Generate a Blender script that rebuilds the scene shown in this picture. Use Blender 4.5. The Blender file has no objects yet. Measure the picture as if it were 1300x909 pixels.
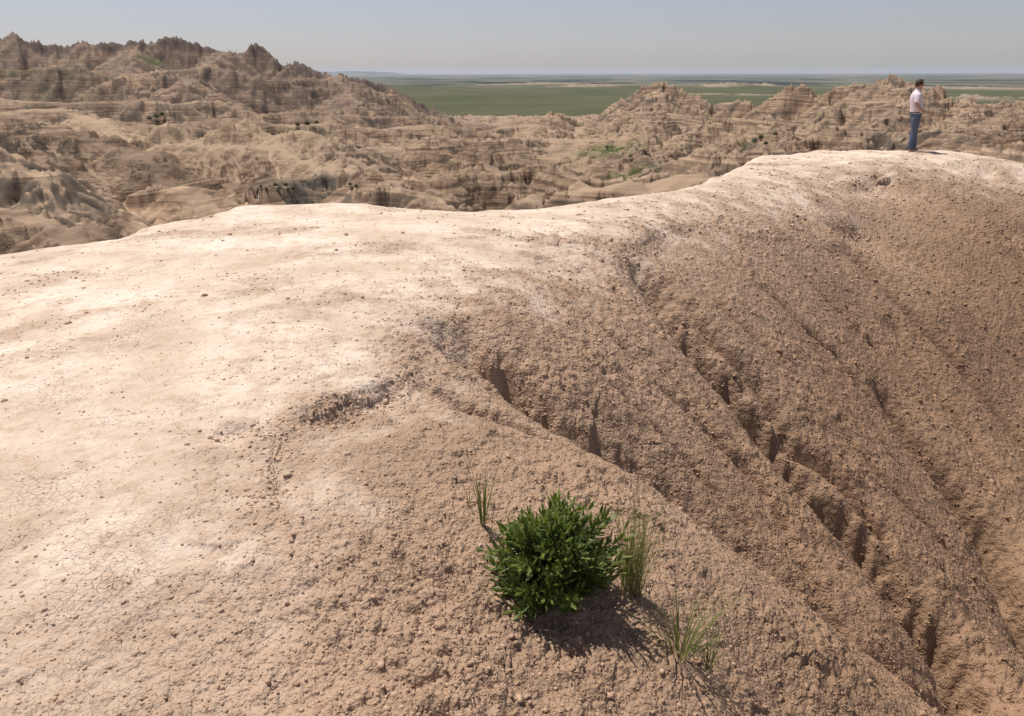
import bpy, bmesh, math, random
import numpy as np
from mathutils import Vector, Matrix
random.seed(7); RNG = np.random.default_rng(11)
S = bpy.context.scene
C = S.collection
f32 = np.float32

# ------------------------------------------------------------------ camera model (eye = origin)
FPX = 1000.0; CX = 650.0; CY = 410.0
PITCH = math.atan((410 - 92.3) / FPX); ROLL = math.radians(-0.12)
cp, sp = math.cos(PITCH), math.sin(PITCH)
def ray(px, py):
    u, v = (px - CX) / FPX, (CY - py) / FPX
    cr, sr = math.cos(ROLL), math.sin(ROLL)
    u, v = u*cr - v*sr, u*sr + v*cr
    return np.array([u, cp + v*sp, -sp + v*cp])
def P(px, py, z):
    d = ray(px, py); return d * (z / d[2])
def PD(px, py, dist):
    d = ray(px, py); return d * (dist / math.hypot(d[0], d[1]))

# ------------------------------------------------------------------ noise
def h2(ix, iy, seed):
    with np.errstate(over='ignore'):
        h = ix.astype(np.int64).astype(np.uint32)*np.uint32(374761393) + iy.astype(np.int64).astype(np.uint32)*np.uint32(668265263) + np.uint32((seed*2246822519+3266489917) & 0xffffffff)
        h = (h ^ (h >> np.uint32(13)))*np.uint32(1274126177)
        h = (h ^ (h >> np.uint32(16)))*np.uint32(2654435761)
        h = h ^ (h >> np.uint32(15))
    return h
def hf(ix, iy, seed): return (h2(ix, iy, seed) & np.uint32(0xffffff)).astype(f32) / f32(16777216.0)
def perlin(x, y, seed=0):
    x0 = np.floor(x); y0 = np.floor(y)
    fx = (x-x0).astype(f32); fy = (y-y0).astype(f32)
    ux = fx*fx*fx*(fx*(fx*6-15)+10); uy = fy*fy*fy*(fy*(fy*6-15)+10)
    def g(dx, dy):
        a = hf(x0+dx, y0+dy, seed)*f32(2*math.pi)
        return np.cos(a)*(fx-dx) + np.sin(a)*(fy-dy)
    n0 = g(0,0)*(1-ux)+g(1,0)*ux; n1 = g(0,1)*(1-ux)+g(1,1)*ux
    return (n0*(1-uy)+n1*uy)*1.5
def fbm(x, y, seed=0, o=4, gain=.5):
    s = 0; a = 1.0; t = 0
    for k in range(o):
        s = s + a*perlin(x*(2.03**k)+k*17.3, y*(2.03**k)-k*9.1, seed+k); t += a; a *= gain
    return s/t
def worley(x, y, seed=0, second=False):
    x0 = np.floor(x); y0 = np.floor(y)
    f1 = np.full(x.shape, 9, f32); f2 = f1.copy(); idv = np.zeros(x.shape, f32)
    for dx in (-1,0,1):
        for dy in (-1,0,1):
            cx = x0+dx; cy = y0+dy
            a = hf(cx, cy, seed); b = hf(cx, cy, seed+77)
            d = ((cx+a-x)**2 + (cy+b-y)**2).astype(f32)
            m = d < f1
            f2 = np.where(m, f1, np.minimum(f2, d)); idv = np.where(m, a*0.61+b*0.39, idv); f1 = np.where(m, d, f1)
    return np.sqrt(f1), np.sqrt(f2), idv
def sstep(a, b, x):
    t = np.clip((x-a)/(b-a), 0, 1); return t*t*(3-2*t)
def smax(a, b, k):
    h = np.clip(0.5+0.5*(a-b)/k, 0, 1); return b*(1-h)+a*h + k*h*(1-h)
def seg_dist(x, y, pts, closed=False, vals=None):
    """distance to a polyline, interpolated value, signed side (cross) of the nearest segment"""
    best = np.full(x.shape, 1e9, f32); val = np.zeros(x.shape, f32); tt = np.zeros(x.shape, f32)
    n = len(pts); L = 0.0
    for i in range(n if closed else n-1):
        ax, ay = pts[i][0], pts[i][1]; bx, by = pts[(i+1)%n][0], pts[(i+1)%n][1]
        ex, ey = bx-ax, by-ay; ll = ex*ex+ey*ey+1e-9
        t = np.clip(((x-ax)*ex+(y-ay)*ey)/ll, 0, 1)
        d = np.hypot(x-ax-t*ex, y-ay-t*ey)
        m = d < best
        best = np.where(m, d, best)
        if vals is not None: val = np.where(m, vals[i]*(1-t)+vals[(i+1)%n]*t, val)
        tt = np.where(m, L+t*math.sqrt(ll), tt); L += math.sqrt(ll)
    return best, val, tt
def inside(x, y, poly):
    c = np.zeros(x.shape, bool); n = len(poly)
    for i in range(n):
        ax, ay = poly[i][0], poly[i][1]; bx, by = poly[(i+1)%n][0], poly[(i+1)%n][1]
        if ay == by: continue
        c ^= ((ay > y) != (by > y)) & (x < (bx-ax)*(y-ay)/(by-ay)+ax)
    return c

# ------------------------------------------------------------------ near ridge: smooth surface through surveyed points
ctl = [(0,330,-1.78),(150,302,-1.72),(300,263,-1.66),(450,259,-1.66),(600,268,-1.76),(750,257,-1.82),(900,240,-1.88),
 (980,200,-1.90),(1050,193,-1.91),(1150,191,-1.92),(1230,198,-2.0),(1300,209,-2.12),
 (0,500,-1.72),(200,400,-1.66),(300,500,-1.66),(500,400,-1.68),(0,700,-1.75),(150,800,-1.80),(650,320,-1.73),(780,285,-1.80),(400,320,-1.63),
 (500,470,-1.70),(650,385,-1.77),(800,305,-1.86),(900,262,-1.98),(1000,222,-2.02),
 (800,330,-1.96),(870,410,-2.35),(960,500,-2.9),(1040,610,-3.5),(1130,700,-3.95),(1200,800,-4.3),
 (650,470,-1.92),(700,520,-2.1),(860,640,-2.6),(950,730,-2.95),(1080,810,-3.4),
 (500,490,-1.72),(640,540,-1.80),(830,640,-2.04),(950,740,-2.24),(1040,810,-2.44),
 (705,770,-1.97),(500,650,-1.76),(850,815,-2.10),(300,700,-1.72),(100,800,-1.78),(500,800,-1.88),(300,900,-1.84),(800,905,-2.10),(1000,905,-2.5),(940,850,-2.28),(700,830,-1.98),(620,860,-1.93),(780,845,-2.03),
 (1150,215,-2.02),(1150,260,-2.5),(1050,260,-2.3),(1300,260,-2.75),(1300,300,-3.1),(1300,400,-4.0),(1300,500,-4.7),(1300,650,-5.2),(1300,820,-5.3),
 (1100,300,-2.8),(1100,400,-3.4),(1100,500,-3.85),(1000,300,-2.38),(1000,400,-2.9),(900,300,-2.1),(900,350,-2.3),(1200,600,-4.6),(1200,700,-4.6),(1200,300,-2.9),(1200,400,-3.6)]
pts = [P(*c) for c in ctl] + [np.array(v, float) for v in ((0,0,-1.82),(-3,0,-1.82),(-7,-5,-2.1),(3,0,-3.5),(5,2.5,-4.9),(8,5,-6.2),(12,9,-6.6),(16,14,-5.2),(2,-4,-3.3),(-11,3,-2.3),(17,20,-3.3),(14,2,-8),(8,-4,-7),(20,10,-8))]
pts = np.array(pts)
def tps_fit(p, lam=.012):
    n = len(p); d = np.hypot(p[:,None,0]-p[None,:,0], p[:,None,1]-p[None,:,1])
    K = d*d*np.log(d+1e-9); K[range(n), range(n)] = lam*n*.05
    A = np.zeros((n+3, n+3)); A[:n,:n] = K; A[:n,n] = 1; A[:n,n+1:] = p[:,:2]; A[n:,:n] = A[:n,n:].T
    return np.linalg.solve(A, np.concatenate([p[:,2], [0,0,0]]))
W = tps_fit(pts)
def tps(x, y):
    s = W[-3] + W[-2]*x + W[-1]*y
    for i, q in enumerate(pts):
        d2 = (x-q[0])**2 + (y-q[1])**2
        s = s + W[i]*0.5*d2*np.log(d2+1e-12)
    return s
def near_ray(px, py):
    """a pixel's ray met with the smooth near surface (to survey gullies and stains as ground plans)"""
    d = ray(px, py); ts = np.linspace(1.5, 30, 3000); z = tps(d[0]*ts, d[1]*ts)
    k = np.argmax(d[2]*ts < z)
    if k == 0: k = len(ts)-1
    return d*ts[k]
# outline of the ridge top (ground plan); outside it the land falls away
edge_px = [(0,322,-1.78),(150,300,-1.72),(230,280,-1.7),(300,261,-1.66),(450,257,-1.66),(600,267,-1.76),(660,264,-1.78),(750,255,-1.82),(900,238,-1.88),(935,224,-1.89),(975,199,-1.90),(1050,191,-1.91),(1150,189.5,-1.92),(1230,196,-2.0),(1300,207,-2.12),(1360,220,-2.3)]
EDGE = [(-14,-6),(-12,2)] + [tuple(P(*e)[:2]) for e in edge_px] + [(21,19),(26,12),(26,-12),(-14,-12)]

GUL = [  # (pixel polyline, half width m, depth m) surveyed gullies
 ([(800,318),(845,375),(905,440),(958,500),(1000,560),(1040,612),(1085,655),(1130,705),(1170,755),(1215,822),(1270,905)], .20, 1.30),
 ([(1000,590),(1045,622),(1090,668)], .07, .25),
 ([(540,400),(600,440),(652,470,-1.93),(690,505,-2.05),(742,545,-2.2),(805,578,-2.4),(868,622,-2.6),(925,668,-2.78),(975,712,-2.95),(1030,755,-3.15),(1095,800,-3.4),(1165,850,-3.7),(1240,905,-4.0)], .18, 1.05),
 ([(636,436),(658,470),(668,486)], .04, .24),
 ([(505,478),(560,496),(620,520),(660,535),(740,575)], .045, .13),
 ([(740,330),(800,385),(850,440),(905,500)], .035, .12),
 ([(690,345),(760,410),(830,480),(900,545),(960,605),(1010,680)], .035, .11),
 ([(830,340),(900,410),(960,470),(1010,540),(1060,590),(1120,660)], .045, .20),
 ([(860,330),(930,400),(1000,470)], .04, .12),
 ([(890,300),(980,375),(1060,450),(1120,520),(1190,600),(1260,690),(1330,790)], .06, .26),
 ([(960,300),(1040,370),(1110,440),(1180,520)], .05, .14),
 ([(1000,470),(1080,560),(1150,640),(1220,720),(1290,810)], .045, .18),
 ([(1100,470),(1170,560),(1240,640),(1290,735),(1330,830)], .18, .95),
 ([(1070,310),(1120,360),(1180,420),(1240,490),(1300,560)], .07, .26),
 ([(1140,300),(1190,350),(1250,410),(1320,480)], .05, .14),
 ([(720,440),(800,515),(880,590),(950,660)], .03, .07),
 ([(760,370),(820,440),(880,510),(940,590),(1000,660)], .03, .10),
 ([(1130,400),(1160,450),(1210,520),(1270,600)], .06, .20),
 ([(960,640),(1020,710),(1080,790),(1120,850)], .05, .20),
]
GULW = [([(P(*q) if len(q) == 3 else near_ray(*q))[:2] for q in g[0]], g[1], g[2]) for g in GUL]
LEDGE = [  # short crust ledges: pixel polyline, step height, drop side: lower side is toward the viewer / right
 ([(362,536),(395,522),(430,512),(470,497),(515,478)], 0.145),
 ([(338,640),(350,610),(345,580),(362,540)], 0.064),
 ([(270,545),(300,538),(330,536)], 0.058),
 ([(300,690),(285,720)], 0.043),
 ([(770,322),(810,312),(850,292),(895,284)], 0.138),
 ([(1045,287),(1075,290),(1095,283)], 0.235),
 ([(1060,232),(1100,233),(1142,222)], 0.255),
 ([(1190,207),(1225,209),(1268,216)], 0.235),
 ([(1040,308),(1075,318),(1092,322)], 0.157),
 ([(1255,288),(1285,292),(1310,290)], 0.157),
 ([(940,300),(990,306),(1010,300)], 0.117),
 ([(1110,400),(1140,408)], 0.138),
]
LEDW = [([near_ray(*q)[:2] for q in g[0]], g[1]) for g in LEDGE]
POP_PX = [(-120,790),(0,765),(90,760),(180,730),(250,690),(300,640),(335,590),(350,550),(368,532),(430,508),(515,475),(480,440),(520,405),(590,385),(660,350),(730,335),(770,315),(840,285),(900,262),(960,262),(1010,248),(1040,232),(1120,212),(1190,215),(1270,222),(1330,232)]
POP = [tuple(near_ray(*q)[:2]) for q in POP_PX]
POPPOLY = [(-14,-12),(-14,2.0),(-5,2.2)] + POP + [(24,16),(26,-12)]

# ------------------------------------------------------------------ badlands ridgelines: crest points surveyed as pixel + distance
def R(pts3, slope=.62, w=4, **k): return dict(p=[PD(*q) for q in pts3], s=slope, w=w, **k)
RID = [
 R([(325.5,53,882),(326.5,53,882)], .92, .6, cap=1),
 R([(212,46,915),(222,48,915)], .8, 1, cap=1),
 R([(-330,40,1050),(-160,55,1000),(0,50,960),(14,45,950),(32,57,950),(75,58,940),(90,62,940),(104,54,930),(150,56,930),(172,54,930),(200,54,920),(225,54,920),(262,60,920),(290,66,900),(300,69,890),(315,69,890),(340,72,880),(352,76,870),(362,84,880),(384,79,850),(398,90,830),(420,95,830),(450,99,830),(480,108,840),(505,118,860),(540,135,880)], .60, 3, cap=1),
 R([(-300,85,700),(-120,88,680),(0,90,650),(70,86,640),(140,96,640),(200,90,620),(270,88,600),(300,92,600),(345,104,600),(400,100,620),(440,108,620),(480,118,640),(520,135,660),(560,150,700)], .62, 4, bench=1),
 R([(285,66,880),(262,84,760),(240,110,520)], .6, 4),
 R([(172,60,920),(160,84,760),(150,100,600)], .6, 4),
 R([(420,98,800),(440,115,600),(455,135,480)], .6, 4),
 R([(-200,118,430),(-60,124,420),(30,128,400),(110,132,400),(170,126,400),(215,134,390),(270,130,400),(330,146,380),(400,142,400),(470,150,420),(520,150,430)], .6, 4),
 R([(-150,140,280),(0,145,260),(50,140,250),(110,150,240),(150,158,230)], .5, 6),
 R([(120,163,200),(185,160,200),(240,158,200),(300,152,210),(360,160,210),(420,158,220),(480,166,230),(540,160,240)], .55, 5),
 # near left spur
 R([(-260,150,150),(-120,150,135),(-20,152,125),(30,160,112),(70,168,100),(105,174,92),(140,187,82),(180,205,72),(215,225,64),(250,252,56),(275,285,50),(290,310,47)], .72, 2.2),
 R([(60,170,100),(30,188,82),(50,215,66),(75,250,54)], .8, 1.5),
 R([(-120,215,60),(-20,200,58),(10,215,52),(50,232,47),(70,262,43),(85,300,39)], .85, 1.2),
 R([(-130,262,36),(-20,266,33),(20,276,31),(60,284,30),(88,302,28),(120,325,26)], .7, 1.2),
 R([(88,285,40),(105,290,37),(130,318,34)], .7, .8),
 # pale knolls and flat bench in the middle left
 R([(150,188,150),(185,176,148),(202,161,146),(222,172,144),(236,180,142)], .42, 3, pale=1),
 R([(110,150,190),(140,162,175),(165,178,160),(190,192,140)], .5, 3, pale=1),
 R([(232,190,112),(262,181,112),(294,163,114),(315,172,112),(335,188,108),(352,176,104),(378,170,100),(402,176,98),(418,184,96)], .45, 1.6, pale=1),
 R([(225,187,104),(260,188,100),(300,188,98),(345,192,94)], .75, 3.5, pale=1),
 R([(262,190,98),(250,210,84),(240,232,74)], .8, .8),
 R([(292,192,96),(282,212,80),(275,240,68)], .8, .8),
 R([(330,192,94),(325,214,78),(318,240,66)], .8, .8),
 R([(345,190,95),(372,200,84),(410,216,74),(420,226,68)], .7, 1.5, pale=1),
 R([(420,226,68),(380,232,64),(345,240,62),(330,246,60)], 1.6, 1.8, grey=1),
 R([(418,184,96),(450,205,80),(480,222,66),(505,242,54),(525,262,48)], .7, 1.3),
 R([(460,250,44),(500,246,42),(540,252,40),(570,268,36)], .8, 1.2),
 # middle
 R([(500,200,150),(520,190,150),(545,182,150),(560,176,170),(600,182,170),(650,178,180),(690,176,200),(715,186,200)], .6, 2.5),
 R([(470,176,230),(520,165,260),(560,160,300),(610,168,300),(660,160,330),(700,150,380)], .6, 3),
 R([(700,148,420),(690,160,300),(715,190,200),(745,222,140),(765,250,110)], .62, 1.6),
 R([(560,212,105),(590,200,100),(612,202,98),(660,206,96),(690,216,92),(720,228,86),(740,245,80)], .62, 1.4),
 R([(600,218,80),(640,222,76),(690,212,78),(715,224,72),(760,232,70)], .7, 1),
 R([(505,262,60),(560,232,66),(610,222,74)], .75, 1),
 R([(490,152,1050),(560,158,1000),(620,156,980),(650,152,980),(700,150,950),(740,152,900),(780,146,900),(830,150,900)], .5, 6),
 R([(560,170,600),(600,162,600),(660,168,560),(700,166,520),(740,162,560)], .55, 5),
 # right massif
 R([(720,180,420),(742,160,440),(770,152,430),(790,132,380),(800,128,370),(815,115,365),(838,107,360),(862,113,355),(880,124,350),(905,134,340),(935,128,340),(950,134,335),(962,141,330),(980,130,320),(998,120,315),(1015,113,312),(1030,121,308),(1048,119,305),(1065,112,300),(1085,112,300),(1108,107,290),(1125,103,285),(1152,105,285),(1168,110,285),(1185,116,285),(1204,120,285),(1222,127,285),(1240,132,280),(1262,134,280),(1290,130,275),(1340,128,270),(1440,120,270)], .62, 1.6),
 R([(838,107,360),(835,128,300),(815,150,250),(790,170,210),(765,185,180),(750,205,150)], .62, 1.5),
 R([(838,150,250),(820,172,190),(800,200,140),(770,232,105),(745,255,90)], .64, 1.3),
 R([(900,160,230),(870,180,170),(845,200,130),(815,225,100),(790,245,85)], .66, 1.1),
 R([(860,148,280),(900,160,240),(940,155,240),(975,150,230),(1000,158,220),(1040,152,220),(1080,140,230),(1112,130,240),(1125,104,284)], .62, 1.4),
 R([(980,160,200),(940,178,150),(905,195,115),(880,215,88),(860,232,72)], .68, 1),
 R([(1040,158,200),(1010,175,140),(985,190,100),(960,205,78)], .68, 1),
 R([(1150,112,270),(1130,150,190),(1105,165,150),(1080,180,120),(1060,196,95)], .66, 1),
 R([(1010,185,110),(1050,172,115),(1095,168,120),(1130,172,115),(1160,166,120),(1200,168,110),(1240,178,95)], .62, 1),
 R([(1240,140,240),(1215,160,170),(1195,180,120),(1180,200,90)], .66, 1),
 R([(1300,138,230),(1270,155,170),(1240,175,120),(1210,195,90),(1200,215,75)], .66, 1),
 R([(1230,185,70),(1260,182,66),(1300,178,62),(1380,172,62)], .8, 1),
 R([(1242,196,46),(1270,194,44),(1300,198,42),(1360,200,42)], 1.2, 1.2, grey=1),
 R([(1400,150,150),(1500,120,160),(1700,60,140),(1900,0,110)], .6, 1.5),
 # banded bench just beyond the near edge
 R([(690,256,31),(720,244,31),(760,239,31),(820,235,31),(880,229,31.5),(912,226,32)], .55, .9, bench2=1),
 R([(870,215,52),(900,206,50),(915,200,49),(930,204,50),(955,212,50)], .8, .9),
 R([(800,232,42),(830,226,42),(852,224,42),(868,227,42)], .9, .5, grey=1),
]
def valley(r):
    return np.interp(r, [0,30,60,120,250,450,800,1200,1500,1750,1800], [-24,-22,-24,-27,-33,-42,-55,-70,-84,-100,-140]).astype(f32)
def bad_base(x, y, r):
    wx = x + perlin(x/23, y/23, 3)*2.2*sstep(30,120,r) + perlin(x/7, y/7, 5)*.8*sstep(20,80,r) + perlin(x/90, y/90, 9)*8*sstep(300,700,r)
    wy = y + perlin(x/23, y/23, 4)*2.2*sstep(30,120,r) + perlin(x/7, y/7, 6)*.8*sstep(20,80,r) + perlin(x/90, y/90, 10)*8*sstep(300,700,r)
    z = valley(r) + 3.5*perlin(x/60, y/60, 21)
    # unsurveyed small ridges between the surveyed ones
    rd = 1-np.abs(perlin(x/70+3, y/70, 31)); z = z + (rd-.6)*16*sstep(120,350,r)
    rd = 1-np.abs(perlin(x/30+8, y/30, 33)); z = z + (rd-.6)*7*sstep(50,150,r)
    pale = np.zeros(x.shape, f32); grey = pale.copy(); cap = pale.copy()
    for q in RID:
        P_ = q['p']; v = [float(a[2]) for a in P_]
        zc = max(v); reach = (zc+110)/q['s']
        xs = [a[0] for a in P_]; ys = [a[1] for a in P_]
        m = (x > min(xs)-reach) & (x < max(xs)+reach) & (y > min(ys)-reach) & (y < max(ys)+reach)
        if not m.any(): continue
        xx, yy = wx[m], wy[m]
        d, val, t = seg_dist(xx, yy, P_, vals=v)
        w = q['w']
        if 'cap' in q:
            j = perlin(t/8, t*0, 41)*2.3 + perlin(t/3.5, t*0+3, 44)*1.1 + np.abs(perlin(t/24, t*0+5, 42))*2
            val = val + j*sstep(13, 1, d)
        h = val - q['s']*(np.sqrt(d*d+w*w)-w)
        if 'bench' in q: h = np.where(d < 14, np.maximum(h, val-1.5-.25*d), h)
        if 'bench2' in q: h = val - np.interp(d, [0,1.2,2.0,2.8,6,20], [0,.15,.9,1.1,3.2,14])
        zm = z[m]; k = np.clip(r[m]*.012, .25, 4)
        if 'pale' in q: pale[m] = np.where(h > zm, sstep(9, 3, d)*1.0, pale[m])
        else: pale[m] = np.where(h > zm+1, 0, pale[m])
        if 'grey' in q: grey[m] = np.where(h > zm, 1, grey[m])
        else: grey[m] = np.where(h > zm+.3, 0, grey[m])
        if 'cap' in q:
            cap[m] = np.where(h > zm, sstep(17, 6, d + 9*perlin(t/35, t*0+2, 51)+5*perlin(xx/6, yy/6, 52)), cap[m])
        else: cap[m] = np.where(h > zm, 0, cap[m])
        z[m] = smax(h, zm, k)
    return z, pale, grey, cap

def erode(x, y, z, gx, gy, wls, amp, fade):
    """slope-following gullies, octave after octave"""
    gx = gx.copy(); gy = gy.copy(); gl = np.zeros(x.shape, f32)
    for i, wl in enumerate(wls):
        w = fade(wl)
        m = w > 0.01
        if not m.any(): continue
        xx = (x[m]/wl); yy = (y[m]/wl); a = gx[m]; b = gy[m]
        ln = np.sqrt(a*a+b*b)+1e-6
        sx = (-b/ln); sy = (a/ln)
        x0 = np.floor(xx); y0 = np.floor(yy)
        c = np.zeros(xx.shape, f32); s = c.copy(); wt = c+1e-4
        for dx in (-1,0,1,2):
            for dy in (-1,0,1,2):
                cx = x0+dx; cy = y0+dy
                vx = xx-cx-(hf(cx,cy,100+i)-.5)*.8+.5; vy = yy-cy-(hf(cx,cy,200+i)-.5)*.8+.5
                vx = vx-.5; vy = vy-.5
                ww = np.exp(-(vx*vx+vy*vy)*2.2)
                ph = (vx*sx+vy*sy)*f32(2*math.pi)*1.15
                c += np.cos(ph)*ww; s += np.sin(ph)*ww; wt += ww
        mag = np.sqrt(c*c+s*s)+1e-4
        k = np.minimum(1, mag/wt*2.2)
        c1 = c/mag*k; s1 = -s/mag*k
        v = 2*np.power(np.clip((1+c1)*.5, 0, 1), .62)-1     # sharp valleys, rounded divides
        st = sstep(.12, .5, ln)*sstep(1.7, .85, ln)*w[m]*{70:.045,34:.062,17:.078,8.5:.08,4.4:.085,2.3:.10,1.2:.10,.6:.09}[wl]*wl
        z[m] += (v-.35)*st; gl[m] += v*sstep(.12,.5,ln)*w[m]*.5**i
        D = s1*st*f32(2*math.pi*1.15)/wl
        gx[m] += D*sx*.8; gy[m] += D*sy*.8
    return z, gl
def grads(z, th, rs):
    lr = rs
    dzr = np.gradient(z, lr, axis=0); dzt = np.gradient(z, th, axis=1)/lr[:,None]
    s, c = np.sin(th)[None,:], np.cos(th)[None,:]
    return (dzr*s + dzt*c).astype(f32), (dzr*c - dzt*s).astype(f32)
def terrace(z, h, x, y, k, wl, seed):
    t = z/h + perlin(x/wl, y/wl, seed)*.35
    f = t-np.floor(t)
    return z + k*h*(sstep(.25,.85,f) - f)

def full_height(th, rs, near):
    TH, RR = np.meshgrid(th, rs)
    X = (RR*np.sin(TH)).astype(np.float64); Y = (RR*np.cos(TH)).astype(np.float64); r = RR.astype(f32)
    zb, pale, grey, cap = bad_base(X, Y, r)
    gx, gy = grads(zb, th, rs)
    px = r*f32(.0013)
    def fade(wl):
        lo = sstep(1.2, 3.0, wl/px)                       # not finer than the eye resolves
        hi = sstep(22, 10, wl/(r+8)*100) if wl > 3 else 1  # not larger than the place's ridges
        return (lo*hi*np.ones_like(r)).astype(f32)
    zb, gl = erode(X, Y, zb, gx, gy, [70,34,17,8.5,4.4,2.3,1.2,.6], .078, fade)
    cut = sstep(20, 60, r)
    for it in range(2):                                  # steep needles and pits slump to a stable angle
        ax, ay = grads(zb, th, rs); sl_ = np.sqrt(ax*ax+ay*ay)
        q = zb.copy(); q[1:-1,1:-1] = (zb[:-2,1:-1]+zb[2:,1:-1]+zb[1:-1,:-2]+zb[1:-1,2:]+zb[:-2,:-2]+zb[2:,2:]+zb[:-2,2:]+zb[2:,:-2])/8
        zb = zb + (q-zb)*sstep(1.3, 2.4, sl_)*.85
    zb = zb + (1-np.abs(perlin(X/5, Y/5, 61)))*.5*cut + perlin(X/1.6, Y/1.6, 62)*.22*sstep(900,100,r) + perlin(X/.7, Y/.7, 66)*.12*sstep(250,60,r) + perlin(X/14, Y/14, 64)*1.2*sstep(150,500,r)
    zt = terrace(zb, 4.1, X, Y, .15, 60, 71); zt = terrace(zt, 1.3, X, Y, .35, 30, 72)
    zb = zb*(1-cut*.9) + zt*cut*.9
    pop = np.zeros(X.shape, f32); wear = pop.copy(); deep = pop.copy()
    if near:
        m = r < 42
        k = int(np.searchsorted(rs, 42)); sl = slice(0, k)
        x = X[sl]; y = Y[sl]; rr = r[sl]
        z = tps(x, y).astype(np.float64)
        ins = inside(x, y, EDGE)
        d, _, _ = seg_dist(x + .25*perlin(x/.9, y/.9, 7)+.08*perlin(x/.2,y/.2,8), y + .25*perlin(x/.9, y/.9, 17), EDGE, closed=True)
        sd = np.where(ins, -d, d)
        # popcorn / crust masks
        wxx = x + .22*fbm(x/.7, y/.7, 81, 4); wyy = y + .22*fbm(x/.7, y/.7, 91, 4)
        dp, _, _ = seg_dist(wxx, wyy, POPPOLY, closed=True)
        ip = inside(wxx, wyy, POPPOLY); sp_ = np.where(ip, dp, -dp)
        soft = .22 + .05*rr + .22*sstep(.6,-1.2,x)
        pp = sstep(-soft*1.6, soft*1.3, sp_ + soft*2.2*fbm(x/.45, y/.45, 83, 5, .62))
        # scattered rough patches on the crust, smoother pale patches in the popcorn
        patch = sstep(.0, .42, fbm(x/1.3+9, y/.9, 85, 6, .65)); pp = np.maximum(pp, patch*.75)
        pp = pp*(1-.35*sstep(-.2,-1.6,x)*sstep(2.2,.6,sp_)); bald = sstep(.26, .5, fbm(x/.55+4, y/.55, 87, 4, .6))*sstep(1.4, .2, sp_); pp = pp*(1-.75*bald*sstep(.8, -.2, sp_))
        # broad undulation and rills on the flank
        z += .05*fbm(x/2.2, y/2.2, 101, 3)
        slopef = sstep(.1, 1.2, sp_)
        fx, fy = .58, -.81
        u = x*fy - y*fx + .25*perlin(x/1.7, y/1.7, 103) + .06*perlin(x/.5, y/.5, 104); vv = x*fx + y*fy
        for wl, a, sd_ in ((1.0,.05,1),(.45,.022,2),(.22,.012,3)):
            n = perlin(u/wl, vv/(wl*14), 110+sd_)
            z += slopef*a*(np.abs(n)**.7*1.6-.7)*(.5+.8*sstep(-.3,.4,perlin(x/2.5,y/2.5,115+sd_)))
        g_acc = np.zeros(x.shape, f32)
        for pl, w, dep in GULW:
            dd, _, t = seg_dist(x + (w*.15+.025)*perlin(x/.7, y/.7, 121)+w*.25*perlin(x/.13, y/.13, 122), y + (w*.15+.025)*perlin(x/.7, y/.7, 123)+w*.2*perlin(x/.13, y/.13, 124), pl)
            L = sum(math.dist(pl[i], pl[i+1]) for i in range(len(pl)-1))
            grow = sstep(0, .5*L, t)*.75+.25
            ends = sstep(0, .12*L, t)
            mod = .93+.12*sstep(-.3,.35,perlin(t/.55+dep*100, t*0+w*50, 125))
            W_ = w*(.65+.4*grow)
            prof = .72*np.exp(-np.power(dd/W_, 2.2)) + .28*np.exp(-np.power(dd/(3*W_), 1.5))
            z -= dep*grow*ends*mod*prof; g_acc = np.maximum(g_acc, prof*ends)
            # low shoulders either side
            z += dep*.07*grow*ends*np.exp(-((dd-3.5*W_)/(1.5*W_))**2)
        for pl, hgt in LEDW:
            dd, _, t = seg_dist(x + (.02+.006*rr)*perlin(x/(.1+.03*rr), y/(.1+.03*rr), 131), y + (.02+.006*rr)*perlin(x/(.1+.03*rr), y/(.1+.03*rr), 132), pl)
            a = np.array(pl[0]); b = np.array(pl[-1]); e = (b-a)/np.linalg.norm(b-a); L = sum(math.dist(pl[i], pl[i+1]) for i in range(len(pl)-1))
            # nearest-segment side
            side = np.zeros(x.shape); best = np.full(x.shape, 1e9)
            for i in range(len(pl)-1):
                ax, ay = pl[i]; bx, by = pl[i+1]; ex, ey = bx-ax, by-ay; ll = ex*ex+ey*ey
                tt = np.clip(((x-ax)*ex+(y-ay)*ey)/ll, 0, 1); q = (x-ax-tt*ex)**2+(y-ay-tt*ey)**2
                cr = ex*(y-ay)-ey*(x-ax); mm = q < best; best = np.where(mm, q, best); side = np.where(mm, cr, side)
            low = side < 0                       # viewer / right side of the line
            end = sstep(0, .25*L, t)*sstep(L, .75*L, t)
            sg = np.where(low, -dd, dd); ff = 1/(1+np.exp(-np.clip(sg/(.0055*rr), -30, 30)))
            z += end*hgt*(.3*ff*np.exp(-dd/(hgt*2.5)) - .75*(1-ff)*np.exp(-dd/(hgt*2.6)))*(.95+.35*perlin(t/.3, t*0+hgt*90, 139))
        # blocky lumps low in the gullies and along the flank
        f1, f2, idv = worley(x/.16, y/.16, 141)
        z += (.5-f1)*.03*np.clip(g_acc*1.3,0,1)*sstep(14,6,rr)
        lump = sstep(.05,.4,fbm(x/.9, y/.9, 143, 3))*pp
        # popcorn clods: three sizes of round crumbs
        for wl, a, sd_ in ((.12,.014,4),(.085,.011,1),(.042,.010,2),(.021,.007,3)):
            vis = sstep(1.1, 2.2, wl/(rr*.0022))
            k2 = int(np.searchsorted(rs, wl/.0026/1.2)); k2 = min(max(k2, 2), x.shape[0])
            f1, f2, idv = worley(x[:k2]/wl + .2*perlin(x[:k2]/wl*.7, y[:k2]/wl*.7, 5), y[:k2]/wl, 150+sd_)
            amp = a*(.35+1.1*idv)*(.7+.8*lump[:k2])
            dome = np.sqrt(np.clip(1-(f1/.72)**2, 0, 1))
            q = pp[:k2]*amp*dome
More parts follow.
